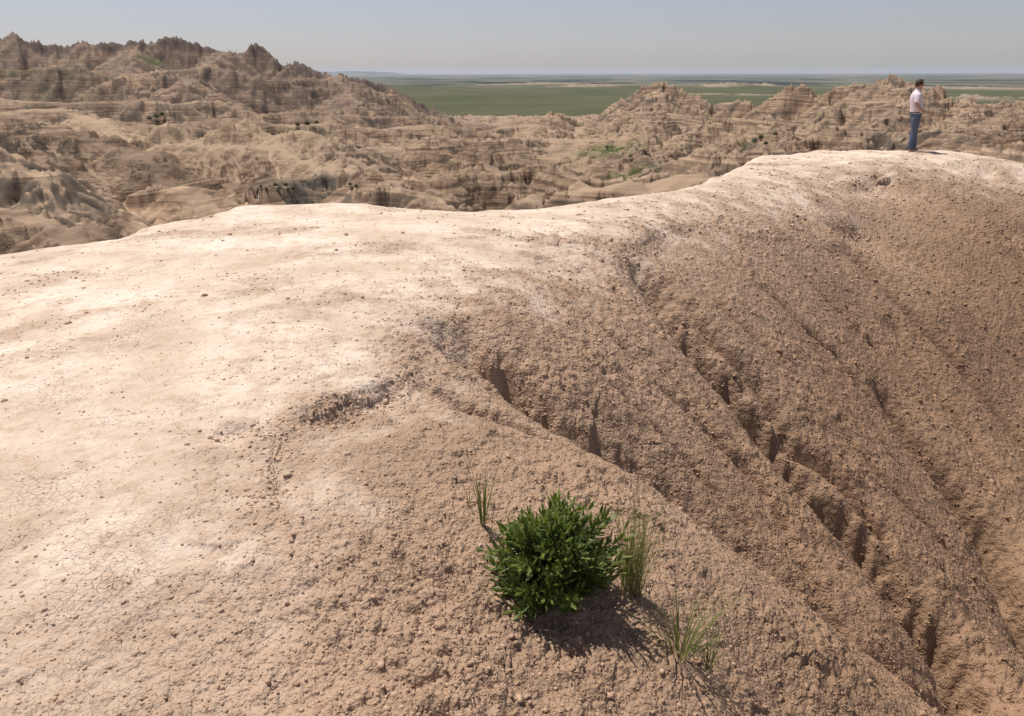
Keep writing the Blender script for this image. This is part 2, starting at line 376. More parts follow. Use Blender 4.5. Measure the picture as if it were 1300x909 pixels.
            if sd_ in (1,4): q = q*sstep(.45,.75,idv + .35*lump[:k2])*1.2
            z[:k2] += q*vis[:k2]
        for wl, a, sd_ in ((.30,.012,6),(.14,.014,7)):
            f1, f2, idv = worley(x/wl, y/wl, 160+sd_)
            z += a*pp*sstep(.35,.8,idv)*(.5+lump)*np.sqrt(np.clip(1-(f1/.62)**2, 0, 1))*sstep(2.4,5.5,rr)
        z += pp*.010*fbm(x/.12, y/.12, 171, 4, .6) + (1-pp)*(.007*fbm(x/.22, y/.22, 172, 5, .55)+.02*fbm(x/.9, y/.6, 173, 3))
        z += pp*.02*fbm(x/.5, y/.5, 175, 4, .6)*sstep(5,12,rr)
        # fall away behind the rim
        dr = np.where(sd > 0, sd, 0)
        z -= .95*(np.sqrt(dr*dr+.35*.35)-.35) + .03*sstep(-.6,0,sd)
        z += np.where(sd > .3, .25*fbm(x/1.2, y/1.2, 177, 4)*np.clip(sd*.5,0,1), 0)
        zz = smax(z, zb[sl], .3)
        w1 = sstep(41, 36, rr)
        zb[sl] = zz*w1 + zb[sl]*(1-w1)
        pop[sl] = np.where(sd < 1.2, pp, 1)
        wear[sl] = sstep(1.6, .2, sd)
        deep[sl] = sstep(.5, 3.2, sp_ + .8*fbm(x/1.5, y/1.5, 181, 4))
        grey[sl] *= (1-wear[sl])
        pale[sl] *= (1-wear[sl])
    return X, Y, r, zb, dict(pop=pop, wear=wear, deep=deep, pale=pale, grey=grey, cap=cap, gully=gl)

from concurrent.futures import ThreadPoolExecutor
def full_par(th, rs, near, nb=8):
    cuts = np.linspace(0, len(th), nb+1).astype(int)
    def job(k):
        a, b = cuts[k], cuts[k+1]; a0, b0 = max(0, a-1), min(len(th), b+1)
        X, Y, r, Z, A = full_height(th[a0:b0], rs, near)
        sl = slice(a-a0, a-a0+b-a)
        return [v[:, sl] for v in (X, Y, r, Z)], {k_: v[:, sl] for k_, v in A.items()}
    with ThreadPoolExecutor(4) as ex: res = list(ex.map(job, range(nb)))
    cat = [np.concatenate([q[0][i] for q in res], 1) for i in range(4)]
    return (*cat, {k_: np.concatenate([q[1][k_] for q in res], 1) for k_ in res[0][1]})
# ------------------------------------------------------------------ materials
def mat(name):
    m = bpy.data.materials.new(name); m.use_nodes = True
    nt = m.node_tree; nt.nodes.clear()
    return m, nt
class N:
    def __init__(s, nt): s.nt = nt
    def n(s, t, ins=None, **k):
        o = s.nt.nodes.new(t)
        for a, b in k.items(): setattr(o, a, b)
        for a, b in (ins or {}).items():
            if hasattr(b, 'is_output') or isinstance(b, bpy.types.NodeSocket): s.nt.links.new(b, o.inputs[a])
            else: o.inputs[a].default_value = b
        return o
    def attr(s, name): return s.n('ShaderNodeAttribute', attribute_name=name).outputs['Fac']
    def noise(s, vec, scale, detail=6, rough=.6, dist=0):
        return s.n('ShaderNodeTexNoise', {'Vector': vec, 'Scale': scale, 'Detail': detail, 'Roughness': rough, 'Distortion': dist}).outputs[0]
    def mix(s, f, a, b, mode='MIX'):
        o = s.n('ShaderNodeMix', data_type='RGBA', blend_type=mode)
        for i, v in ((0, f), (6, a), (7, b)):
            if isinstance(v, bpy.types.NodeSocket): s.nt.links.new(v, o.inputs[i])
            else: o.inputs[i].default_value = v if not isinstance(v, tuple) or len(v) == 4 else (*v, 1)
        return o.outputs[2]
    def math(s, op, a, b=0.0, c=0.0, clamp=False):
        o = s.n('ShaderNodeMath', operation=op, use_clamp=clamp)
        for i, v in enumerate((a, b, c)):
            if isinstance(v, bpy.types.NodeSocket): s.nt.links.new(v, o.inputs[i])
            else: o.inputs[i].default_value = v
        return o.outputs[0]
    def rng(s, v, a, b, c=0., d=1.):
        o = s.n('ShaderNodeMapRange', {'Value': v, 'From Min': a, 'From Max': b, 'To Min': c, 'To Max': d}); return o.outputs[0]
    def ramp(s, v, stops, interp='LINEAR'):
        o = s.n('ShaderNodeValToRGB', {'Fac': v}); cr = o.color_ramp; cr.interpolation = interp
        while len(cr.elements) < len(stops): cr.elements.new(.5)
        for e, (p, c) in zip(cr.elements, stops): e.position = p; e.color = (*c, 1)
        return o.outputs[0]
    def scalevec(s, vec, v):
        return s.n('ShaderNodeVectorMath', {0: vec, 1: v}, operation='MULTIPLY').outputs[0]
def out(n, color, rough=.9, normal=None, spec=.15, sss=None, **kw):
    b = n.n('ShaderNodeBsdfPrincipled', {'Base Color': color if isinstance(color, bpy.types.NodeSocket) else (*color, 1), 'Roughness': rough, 'Specular IOR Level': spec})
    if normal is not None: n.nt.links.new(normal, b.inputs['Normal'])
    for k, v in kw.items(): b.inputs[k].default_value = v
    o = n.n('ShaderNodeOutputMaterial', {'Surface': b.outputs[0]})
    return b

def badlands_color(n, pos):
    """banded clay: strata follow height, upward faces paler, shaly steep faces painted darker as shade"""
    sep = n.n('ShaderNodeSeparateXYZ', {0: pos}).outputs
    wob = n.noise(n.scalevec(pos, (1,1,.3)), .02, 3)
    zz = n.math('ADD', sep[2], n.math('MULTIPLY', wob, 9.0))
    cv = n.n('ShaderNodeCombineXYZ', {0: n.math('MULTIPLY', sep[0], .0012), 1: n.math('MULTIPLY', sep[1], .0012), 2: n.math('MULTIPLY', zz, .10)}).outputs[0]
    b1 = n.noise(cv, 1.0, 3, .6)
    cv2 = n.n('ShaderNodeCombineXYZ', {0: n.math('MULTIPLY', sep[0], .006), 1: n.math('MULTIPLY', sep[1], .006), 2: n.math('MULTIPLY', zz, .75)}).outputs[0]
    b2 = n.noise(cv2, 1.0, 4, .65)
    b = n.math('ADD', n.math('MULTIPLY', b1, .42), n.math('MULTIPLY', b2, .58))
    col = n.ramp(b, [(.34,(.11,.08,.062)),(.42,(.20,.146,.108)),(.455,(.36,.262,.19)),(.485,(.13,.09,.068)),(.52,(.27,.195,.142)),(.555,(.40,.297,.215)),(.59,(.145,.108,.082)),(.66,(.30,.215,.155))])
    col = n.mix(1.0, col, (1.03,.985,.93), 'MULTIPLY')
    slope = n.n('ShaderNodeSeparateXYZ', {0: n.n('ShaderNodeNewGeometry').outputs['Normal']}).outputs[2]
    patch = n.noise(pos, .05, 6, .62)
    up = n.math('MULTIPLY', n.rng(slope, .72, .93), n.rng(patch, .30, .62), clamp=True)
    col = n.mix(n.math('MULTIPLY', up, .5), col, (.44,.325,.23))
    shale_shade = n.math('MULTIPLY', n.rng(n.noise(pos, .075, 7, .68), .50, .58), n.rng(slope, .95, .75), clamp=True)  # shaly patches on steep faces, colour darkened further to stand in for shadow
    col = n.mix(n.math('MULTIPLY', shale_shade, .9), col, (.135,.108,.086))
    return col, slope

def mat_ridge():
    m, nt = mat('ridge_clay'); n = N(nt)
    pos = n.n('ShaderNodeNewGeometry').outputs['Position']
    pop = n.attr('pop'); wear = n.attr('wear')
    blotch = n.noise(pos, 1.1, 7, .65); fine = n.noise(pos, 9, 6, .7); grain = n.noise(pos, 60, 4, .7)
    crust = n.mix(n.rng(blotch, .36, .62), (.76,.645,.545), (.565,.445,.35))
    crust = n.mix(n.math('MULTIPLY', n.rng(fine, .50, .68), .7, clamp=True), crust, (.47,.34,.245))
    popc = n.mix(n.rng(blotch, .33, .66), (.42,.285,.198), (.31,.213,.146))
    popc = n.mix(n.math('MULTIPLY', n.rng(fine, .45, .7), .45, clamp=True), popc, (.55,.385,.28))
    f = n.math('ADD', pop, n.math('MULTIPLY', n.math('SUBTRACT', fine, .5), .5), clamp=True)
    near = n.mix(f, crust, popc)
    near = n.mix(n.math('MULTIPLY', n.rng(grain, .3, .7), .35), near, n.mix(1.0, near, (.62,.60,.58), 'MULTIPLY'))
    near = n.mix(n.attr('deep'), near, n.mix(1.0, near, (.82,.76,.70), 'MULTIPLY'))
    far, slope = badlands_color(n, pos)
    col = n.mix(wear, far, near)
    # drying cracks
    wp = n.n('ShaderNodeVectorMath', {0: pos, 1: n.n('ShaderNodeTexNoise', {'Vector': pos, 'Scale': 7., 'Detail': 3}).outputs['Color']}, operation='MULTIPLY_ADD').outputs[0]
    wp = n.n('ShaderNodeVectorMath', {0: n.scalevec(n.n('ShaderNodeTexNoise', {'Vector': pos, 'Scale': 7., 'Detail': 3}).outputs['Color'], (.12,.12,.12)), 1: pos}, operation='ADD').outputs[0]
    ck = n.n('ShaderNodeTexVoronoi', {'Vector': wp, 'Scale': 24.}, feature='DISTANCE_TO_EDGE').outputs['Distance']
    ck = n.math('MULTIPLY', n.rng(ck, .05, .0), n.rng(n.noise(pos, 1.7, 5), .45, .75), clamp=True)
    col = n.mix(n.math('MULTIPLY', ck, .16), col, (.25,.175,.12))
    v1 = n.n('ShaderNodeTexVoronoi', {'Vector': pos, 'Scale': 55., 'Randomness': 1.}).outputs['Distance']
    v2 = n.n('ShaderNodeTexVoronoi', {'Vector': pos, 'Scale': 130., 'Randomness': 1.}).outputs['Distance']
    h = n.math('ADD', n.math('MULTIPLY', v1, -.010), n.math('MULTIPLY', v2, -.004))
    v3 = n.n('ShaderNodeTexVoronoi', {'Vector': pos, 'Scale': 16., 'Randomness': 1.}).outputs['Distance']
    h = n.math('ADD', h, n.math('MULTIPLY', v3, -.024))
    h = n.math('MULTIPLY', h, n.math('ADD', n.math('MULTIPLY', pop, .95), .10))
    h = n.math('ADD', h, n.math('MULTIPLY', fine, .018))
    h = n.math('ADD', h, n.math('MULTIPLY', grain, .005))
    h = n.math('ADD', h, n.math('MULTIPLY', ck, -.006))
    bp = n.n('ShaderNodeBump', {'Height': h, 'Strength': .9, 'Distance': 1.0}).outputs[0]
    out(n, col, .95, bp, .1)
    return m
def mat_badlands():
    m, nt = mat('banded_clay'); n = N(nt)
    pos = n.n('ShaderNodeNewGeometry').outputs['Position']
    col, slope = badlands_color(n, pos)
    col = n.mix(n.math('MULTIPLY', n.attr('pale'), n.rng(n.noise(pos, .25, 5, .6), .3, .5, .45, .9), clamp=True), col, (.47,.345,.24))
    col = n.mix(n.math('MULTIPLY', n.attr('grey'), n.rng(slope, .9, .6, .2, .9), clamp=True), col, (.17,.155,.13))
    col = n.mix(n.math('MULTIPLY', n.attr('cap'), .88), col, (.105,.078,.072))
    g = n.rng(n.noise(pos, .6, 5, .7), .42, .60)
    col = n.mix(n.math('MULTIPLY', n.attr('green'), n.math('ADD', g, .25), clamp=True), col, (.085,.11,.035))
    h = n.math('ADD', n.math('MULTIPLY', n.noise(pos, 1.6, 8, .72, .5), .55), n.math('MULTIPLY', n.noise(pos, .35, 8, .68), 1.7)) ; h = n.math('ADD', h, n.math('MULTIPLY', n.noise(n.scalevec(pos, (1,1,4)), 1.3, 6, .7), .35))
    bp = n.n('ShaderNodeBump', {'Height': h, 'Strength': .75, 'Distance': 1.0}).outputs[0]
    out(n, col, .95, bp, .1)
    return m
def mat_plain():
    m, nt = mat('prairie'); n = N(nt)
    pos = n.n('ShaderNodeNewGeometry').outputs['Position']
    ln = n.n('ShaderNodeVectorMath', {0: pos}, operation='LENGTH').outputs['Value']
    a = n.noise(pos, .004, 7, .6); b = n.noise(n.scalevec(pos, (1,.35,1)), .0011, 8, .68); c = n.noise(pos, .03, 5, .7)
    grass = n.mix(n.rng(a, .35, .65), (.064,.070,.037), (.098,.098,.055))
    grass = n.mix(n.rng(c, .5, .8), grass, (.07,.085,.036))
    far = n.mix(n.rng(b, .46, .54), (.022,.030,.028), (.125,.125,.088))
    far = n.mix(n.rng(n.noise(pos, .0004, 9, .7), .55, .66), far, (.24,.20,.15))
    f = n.rng(n.math('ADD', ln, n.math('MULTIPLY', n.math('SUBTRACT', b, .5), 3000)), 4300, 5600)
    col = n.mix(f, grass, far)
    col = n.mix(n.math('MULTIPLY', n.attr('pale'), n.rng(n.noise(pos, .012, 5), .35, .6, .5, 1.)), col, (.33,.25,.19))
    out(n, col, 1., None, .0)
    return m
M_RIDGE, M_BAD, M_PLAIN = mat_ridge(), mat_badlands(), mat_plain()

# ------------------------------------------------------------------ meshes
def grid_mesh(name, X, Y, Z, attrs, material, label=None, cat=None):
    nr, nt_ = X.shape
    co = np.stack([X, Y, Z], -1).astype(f32).reshape(-1)
    idx = np.arange(nr*nt_, dtype=np.int32).reshape(nr, nt_)
    q = np.stack([idx[:-1,:-1], idx[:-1,1:], idx[1:,1:], idx[1:,:-1]], -1).reshape(-1)   # ccw seen from above?
    q = q.reshape(-1,4)[:, ::-1].reshape(-1)
    me = bpy.data.meshes.new(name); nf = len(q)//4
    me.vertices.add(nr*nt_); me.vertices.foreach_set('co', co)
    me.loops.add(len(q)); me.loops.foreach_set('vertex_index', q)
    me.polygons.add(nf); me.polygons.foreach_set('loop_start', np.arange(0, nf*4, 4, dtype=np.int32))
    me.polygons.foreach_set('use_smooth', np.ones(nf, bool))
    me.update(calc_edges=True)
    for k, v in attrs.items():
        a = me.attributes.new(k, 'FLOAT', 'POINT'); a.data.foreach_set('value', np.ascontiguousarray(v, f32).reshape(-1))
    me.materials.append(material)
    o = bpy.data.objects.new(name, me); C.objects.link(o); o['kind'] = 'structure'
    if label: o['label'] = label
    return o
def dense_angles(half, step, outer, ostep):
    a = np.arange(-half, half+1e-9, step)
    b = np.arange(half+ostep, outer+1e-9, ostep)
    if outer >= 179.9: b = np.arange(half+ostep, 180, ostep); return np.radians(np.concatenate([[-180], -b[::-1], a, b, [180]]))
    return np.radians(np.concatenate([-b[::-1], a, b]))
def steps(spec):
    r = [spec[0][0]]
    for (a, k), (b, _) in zip(spec[:-1], spec[1:]):
        n = max(2, int(math.ceil(math.log(b/a)/k))); r += list(np.geomspace(a, b, n+1)[1:])
    return np.array(r)
Q = 1.0
th = dense_angles(43, .062*Q, 180, 2.0)
rs = steps([(.25,.06),(1.4,.0032*Q),(4,.0026*Q),(11,.0030*Q),(22,.006*Q),(60,0)])
X, Y, r_, Z, A = full_par(th, rs, True)
R_TH, R_RS, R_Z, R_POP, R_DEEP = th, rs, Z, A['pop'], A['deep']
print('ridge grid', X.shape)
ridge = grid_mesh('ridge_ground', X, Y, Z, {k: A[k] for k in ('pop','wear','deep')}, M_RIDGE, 'pale dusty clay ridge crest falling away in brown gullied flanks')
def gz(x, y):
    r = math.hypot(x, y); t = math.atan2(x, y)
    i = min(max(np.searchsorted(R_RS, r)-1, 0), len(R_RS)-2); j = min(max(np.searchsorted(R_TH, t)-1, 0), len(R_TH)-2)
    a = (r-R_RS[i])/(R_RS[i+1]-R_RS[i]); b = (t-R_TH[j])/(R_TH[j+1]-R_TH[j])
    return float((R_Z[i,j]*(1-b)+R_Z[i,j+1]*b)*(1-a)+(R_Z[i+1,j]*(1-b)+R_Z[i+1,j+1]*b)*a)
def hit(px, py, far=40):
    d = ray(px, py); t = 1.0
    while t < far:
        if d[2]*t < gz(d[0]*t, d[1]*t): break
        t += .006*max(1, t*.5)
    return Vector((d[0]*t, d[1]*t, gz(d[0]*t, d[1]*t)))

th2 = dense_angles(37, .068*Q, 70, 1.0)
rs2 = steps([(60,.0055*Q),(400,.0045*Q),(1120,.01),(1800,0)])
X, Y, r_, Z, A = full_par(th2, rs2, False)
print('badlands grid', X.shape)
def blob(px, py, d, rad, asp=1.0):
    p = PD(px, py, d); return np.exp(-(((X-p[0])/rad)**2 + ((Y-p[1])/(rad*asp))**2))
green = np.zeros(X.shape, f32)
for q in ((30,85,660,32,.35),(-20,84,670,40,.35),(190,68,860,7,3),(200,78,800,6,3),(20,112,560,20,2),(745,150,700,40,2),(772,190,170,6,2),(800,215,110,3,1.6),(778,236,95,2.5,2),(350,200,150,4,1),(960,180,140,3,1.5),(985,176,150,3,1),(380,158,200,6,1)):
    green += blob(*q)
A['green'] = np.clip(green*1.4, 0, 1)
A['cap'] = np.maximum(A['cap'], .5*sstep(330,480,r_)*sstep(.0,-.12,np.arctan2(X,Y))*sstep(-.35,.15,fbm(X/70,Y/70,401,5,.6)))
grid_mesh('badlands', X, Y, Z-.05*(r_ < 61), {k: A[k] for k in ('pale','grey','cap','green')}, M_BAD, 'eroded banded clay badlands hills stretching to the prairie')
B_TH, B_RS, B_Z = th2, rs2, Z
def bz(x, y):
    r = math.hypot(x, y); t = math.atan2(x, y)
    i = min(max(np.searchsorted(B_RS, r), 0), len(B_RS)-1); j = min(max(np.searchsorted(B_TH, t), 0), len(B_TH)-1)
    return float(B_Z[i,j])

th3 = dense_angles(37, .12, 80, 2.0)
rs3 = steps([(1000,.03),(4000,.012),(14000,.03),(75000,0)])
TH, RR = np.meshgrid(th3, rs3); X = RR*np.sin(TH); Y = RR*np.cos(TH)
Z = -80 + 3*fbm(X/900, Y/900, 301, 4) + 26*sstep(5000,20000,RR)*fbm(X/5200, Y/2600, 303, 5) - 14*sstep(5000,12000,RR) + 40*sstep(25000,60000,RR)*fbm(X/9000, Y/9000, 305, 4)
m_ = PD(415, 89.0, 38000); dd = np.hypot((X-m_[0])/4200, (Y-m_[1])/6000); Z += 190*sstep(1.0, .55, dd)*(.8+.2*fbm(X/1500,Y/1500,307,3))
pl = np.zeros(X.shape, f32)
for (px, py, dist, w, hgt) in ((655,105,5200,500,14),(690,106,5000,350,12),(770,107,4800,400,12),(735,109,4500,300,10),(940,106,4600,260,26),(915,108,4400,200,16),(970,108,4500,160,12),(1060,116,2900,120,14),(1080,118,2800,150,12),(1230,121,2600,160,14),(1255,124,2500,120,16),(1200,128,2300,110,10),(1290,122,2700,180,12),(900,118,3200,150,5),(960,121,3100,160,5),(1180,106,4700,500,8),(1260,108,4500,500,8),(860,108,4700,300,8)):
    p = PD(px, py, dist); g = np.exp(-(((X-p[0])/w)**2 + ((Y-p[1])/(w*.8))**2)); n_ = .5+.9*np.abs(fbm(X/60, Y/60, 309, 4, .6))
    Z += hgt*g*n_; pl = np.maximum(pl, sstep(.35,.75,g*(n_+.1)))
pl = np.maximum(pl, .6*sstep(.42,.50,fbm(X/700, Y/200, 311, 6, .6))*sstep(2300,3200,RR)*sstep(6500,5200,RR)*sstep(.28,.42,TH))
grid_mesh('plain', X, Y, Z, {'pale': pl}, M_PLAIN, 'flat green prairie running out to a hazy blue horizon')

# ------------------------------------------------------------------ haze, sky, sun, camera
SUN_EL = math.radians(65); SUN_DIR2 = Vector((-.74, .67)).normalized()
sd = Vector((SUN_DIR2.x*math.cos(SUN_EL), SUN_DIR2.y*math.cos(SUN_EL), math.sin(SUN_EL)))
w = bpy.data.worlds.new('World'); S.world = w; w.use_nodes = True
nt = w.node_tree; nt.nodes.clear(); n = N(nt)
sky = n.n('ShaderNodeTexSky', sky_type='NISHITA', sun_disc=False, sun_elevation=SUN_EL, sun_rotation=math.atan2(sd.x, sd.y), altitude=900, air_density=1.0, dust_density=1.2, ozone_density=2.5)
hs = n.n('ShaderNodeHueSaturation', {'Saturation': .62, 'Color': sky.outputs[0]}).outputs[0]
hs = n.mix(1.0, hs, (1.03, .955, 1.0), 'MULTIPLY')
bg = n.n('ShaderNodeBackground', {'Color': hs, 'Strength': .080})
n.n('ShaderNodeOutputWorld', {'Surface': bg.outputs[0]})
L = bpy.data.lights.new('sun', 'SUN'); L.energy = 5.0; L.angle = math.radians(.53); L.color = (1, .94, .85)
lo = bpy.data.objects.new('sun', L); C.objects.link(lo); lo.rotation_euler = sd.to_track_quat('Z', 'Y').to_euler()
HZ = 2.6e-5
def box(name, lo_, hi_):
    bm = bmesh.new(); bmesh.ops.create_cube(bm, size=1)
    for v in bm.verts: v.co = Vector([(lo_[i]+hi_[i])/2 + v.co[i]*(hi_[i]-lo_[i]) for i in range(3)])
    me = bpy.data.meshes.new(name); bm.to_mesh(me); bm.free(); o = bpy.data.objects.new(name, me); C.objects.link(o); return o
hz = box('haze', (-78000,-2000,-260), (78000,78000,180))
m, nt = mat('haze_air'); n = N(nt)
pv = n.n('ShaderNodeVolumePrincipled', {'Color': (.72,.78,.90,1), 'Density': HZ, 'Anisotropy': .2})
n.n('ShaderNodeOutputMaterial', {'Volume': pv.outputs[0]})
hz.data.materials.append(m); hz['kind'] = 'stuff'; hz['label'] = 'thin bluish haze over the far prairie'

cam = bpy.data.cameras.new('camera'); co = bpy.data.objects.new('camera', cam); C.objects.link(co); S.camera = co
cam.sensor_width = 36; cam.lens = 36*FPX/1300; cam.clip_start = .05; cam.clip_end = 200000
cam.shift_y = -(454.5-CY)/1300
co.matrix_world = Matrix.Rotation(0, 4, 'Z') @ Matrix.Rotation(math.pi/2-PITCH, 4, 'X') @ Matrix.Rotation(ROLL, 4, 'Z')
S.view_settings.view_transform = 'Standard'; S.view_settings.look = 'None'; S.view_settings.gamma = 1; S.view_settings.exposure = .12
S.cycles.max_bounces = 4; S.cycles.diffuse_bounces = 3; S.cycles.transparent_max_bounces = 8; S.cycles.volume_bounces = 1
S.cycles.use_denoising = True
#VEG
# ------------------------------------------------------------------ clods and pebbles lying on the clay
def gzv(x, y):
    r = np.hypot(x, y); t = np.arctan2(x, y)
    i = np.clip(np.searchsorted(R_RS, r)-1, 0, len(R_RS)-2); j = np.clip(np.searchsorted(R_TH, t)-1, 0, len(R_TH)-2)
    a = (r-R_RS[i])/(R_RS[i+1]-R_RS[i]); b = (t-R_TH[j])/(R_TH[j+1]-R_TH[j])
    f = lambda G: (G[i,j]*(1-b)+G[i,j+1]*b)*(1-a)+(G[i+1,j]*(1-b)+G[i+1,j+1]*b)*a
    return f(R_Z), f(R_POP), f(R_DEEP)
def clods():
    bm = bmesh.new(); bmesh.ops.create_icosphere(bm, subdivisions=2, radius=1)
    V0 = np.array([v.co[:] for v in bm.verts]); F0 = np.array([[v.index for v in f.verts] for f in bm.faces]); bm.free()
    bm = bmesh.new(); bmesh.ops.create_icosphere(bm, subdivisions=1, radius=1)
    V1 = np.array([v.co[:] for v in bm.verts]); F1 = np.array([[v.index for v in f.verts] for f in bm.faces]); bm.free()
    co, fa, tone, popv, dpv = [], [], [], [], []; base = 0
    def batch(n, rlo, rhi, size, V, F, pref, seed, fixed=None):
        nonlocal base
        g = np.random.default_rng(seed)
        r = np.exp(g.uniform(math.log(rlo), math.log(rhi), n)); t = np.radians(g.uniform(-44, 44, n))
        x = r*np.sin(t); y = r*np.cos(t)
        if fixed: x, y = fixed; r = np.hypot(x, y)
        z, p, dp_ = gzv(x, y)
        keep = g.uniform(0, 1, n) < pref(p)
        keep &= inside(x, y, EDGE)
        x, y, z, p, r, dp_ = x[keep], y[keep], z[keep], p[keep], r[keep], dp_[keep]; n = len(x)
        s = size(g, n, r)
        q = g.normal(size=(n,4)); q /= np.linalg.norm(q, axis=1)[:,None]; a,b,c,d = q.T
        Rm = np.stack([1-2*(c*c+d*d),2*(b*c-d*a),2*(b*d+c*a),2*(b*c+d*a),1-2*(b*b+d*d),2*(c*d-b*a),2*(b*d-c*a),2*(c*d+b*a),1-2*(b*b+c*c)],1).reshape(n,3,3)
        vv = V[None]*g.uniform(.7,1.15,(n,1,3))
        for k in range(6):                                   # broken faces and lumps
            dirs = g.normal(size=(n,1,3)); dirs /= np.linalg.norm(dirs, axis=2)[:,:,None]
            dt = (vv*dirs).sum(2, keepdims=True); cut = g.uniform(.35,.75,(n,1,1)); vv = vv - dirs*np.maximum(dt-cut, 0)
        vv = vv*(1+.13*g.normal(size=(n,len(V),1)))
        vv = np.einsum('nij,nkj->nki', Rm, vv)*s[:,None,None]; vv[:,:,2] *= .8
        vv += np.stack([x,y,z-s*.05],1)[:,None,:]
        co.append(vv.reshape(-1,3)); fa.append((F[None]+(np.arange(n)*len(V))[:,None,None]+base).reshape(-1,3)); base += n*len(V)
        tone.append(np.repeat(g.uniform(0,1,n), len(V))); popv.append(np.repeat(p, len(V))); dpv.append(np.repeat(dp_, len(V)))
    batch(42000, 1.3, 8, lambda g,n,r: np.clip(.0040*np.exp(g.normal(0,.40,n)), .002,.014)*(1+.08*r), V1, F1, lambda p: .22+.78*p, 1)
    batch(7000, 1.3, 7, lambda g,n,r: np.clip(.0068*np.exp(g.normal(0,.35,n)), .003,.018)*(1+.05*r), V1, F1, lambda p: .03+.7*p, 2)
    batch(500, 1.5, 9, lambda g,n,r: np.clip(.0115*np.exp(g.normal(0,.35,n)), .006,.03)*(1+.04*r), V0, F0, lambda p: .08+.6*p, 3)
    batch(60000, 4.5, 24, lambda g,n,r: np.clip(.0014*r*np.exp(g.normal(0,.4,n)), .004,.045), V1, F1, lambda p: .04+.9*p, 4)
    # broken pieces lying along the crust ledges
    g = np.random.default_rng(9)
    for k, (pl_, h_) in enumerate(LEDW[:3] + LEDW[4:7] + LEDW[8:9]):
        L_ = sum(math.dist(pl_[i], pl_[i+1]) for i in range(len(pl_)-1)); rr_ = math.hypot(*pl_[0]); n = int((330 if k < 3 else 110)*min(L_, 2.5))
        i = g.integers(0, len(pl_)-1, n); t = g.uniform(0, 1, n); A_ = np.array(pl_)[:-1][i]; B_ = np.array(pl_)[1:][i]
        q_ = A_+(B_-A_)*t[:,None] + g.normal(0, .03+.009*rr_, (n,2)); q_[:,1] -= .015*rr_*.5
        fixed = (q_[:,0], q_[:,1]); batch(n, 1, 2, lambda g,n,r: np.clip(.0066*np.exp(g.normal(0,.45,n)), .003,.020)*(1+.10*r), V1, F1, lambda p: p*0+2, 60+k, fixed)
    co = np.concatenate(co).astype(f32); fa = np.concatenate(fa).astype(np.int32)
    me = bpy.data.meshes.new('clay_crumbs'); me.vertices.add(len(co)); me.vertices.foreach_set('co', co.reshape(-1))
    me.loops.add(fa.size); me.loops.foreach_set('vertex_index', fa.reshape(-1)); me.polygons.add(len(fa))
    me.polygons.foreach_set('loop_start', np.arange(0, fa.size, 3, dtype=np.int32)); me.update(calc_edges=True)
    for k, v in (('tone', tone), ('pop', popv), ('deep', dpv)):
        a = me.attributes.new(k, 'FLOAT', 'POINT'); a.data.foreach_set('value', np.concatenate(v).astype(f32))
    m, nt = mat('clay_crumb'); n = N(nt)
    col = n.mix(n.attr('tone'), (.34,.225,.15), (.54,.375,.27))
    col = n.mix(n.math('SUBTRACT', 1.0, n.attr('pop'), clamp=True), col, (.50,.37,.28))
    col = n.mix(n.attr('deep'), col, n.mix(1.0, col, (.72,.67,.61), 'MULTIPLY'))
    pos = n.n('ShaderNodeNewGeometry').outputs['Position']
    out(n, col, .95, n.n('ShaderNodeBump', {'Height': n.noise(pos, 150, 4, .7), 'Strength': .5, 'Distance': .004}).outputs[0], .1)
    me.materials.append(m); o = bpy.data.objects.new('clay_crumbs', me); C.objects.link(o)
    o['kind'] = 'stuff'; o['label'] = 'loose crumbs and pebbles of dry clay strewn over the ridge'
clods()

# ------------------------------------------------------------------ plants
def leaf_mat(name, c1, c2, tr=.3):
    m, nt = mat(name); n = N(nt)
    col = n.mix(n.attr('tone'), c1, c2)
    b = n.n('ShaderNodeBsdfPrincipled', {'Base Color': col, 'Roughness': .5, 'Specular IOR Level': .35})
    t = n.n('ShaderNodeBsdfTranslucent', {'Color': n.mix(1.0, col, (1.3,1.5,.5), 'MULTIPLY')})
    mx = n.n('ShaderNodeMixShader', {0: tr, 1: b.outputs[0], 2: t.outputs[0]})
    n.n('ShaderNodeOutputMaterial', {'Surface': mx.outputs[0]}); return m
def plain_mat(name, c, rough=.8, spec=.2, noise=None):
    m, nt = mat(name); n = N(nt); pos = n.n('ShaderNodeTexCoord').outputs['Object']
    col = n.mix(n.noise(pos, noise or 30, 5, .6), tuple(v*.75 for v in c), tuple(v*1.2 for v in c))
    out(n, col, rough, None, spec); return m
M_LEAF = leaf_mat('bush_leaf', (.040,.066,.013), (.15,.19,.036), .22)
M_GRASS = leaf_mat('grass_blade', (.08,.12,.028), (.20,.21,.07), .3)
M_FEATH = leaf_mat('feathery_leaf', (.19,.225,.065), (.36,.36,.13), .3)
M_SHRUB = leaf_mat('shrub_leaf', (.035,.055,.018), (.085,.10,.035), .15)
M_STEM = plain_mat('plant_stem', (.12,.13,.05)); M_DRY = plain_mat('dry_stem', (.30,.23,.14))
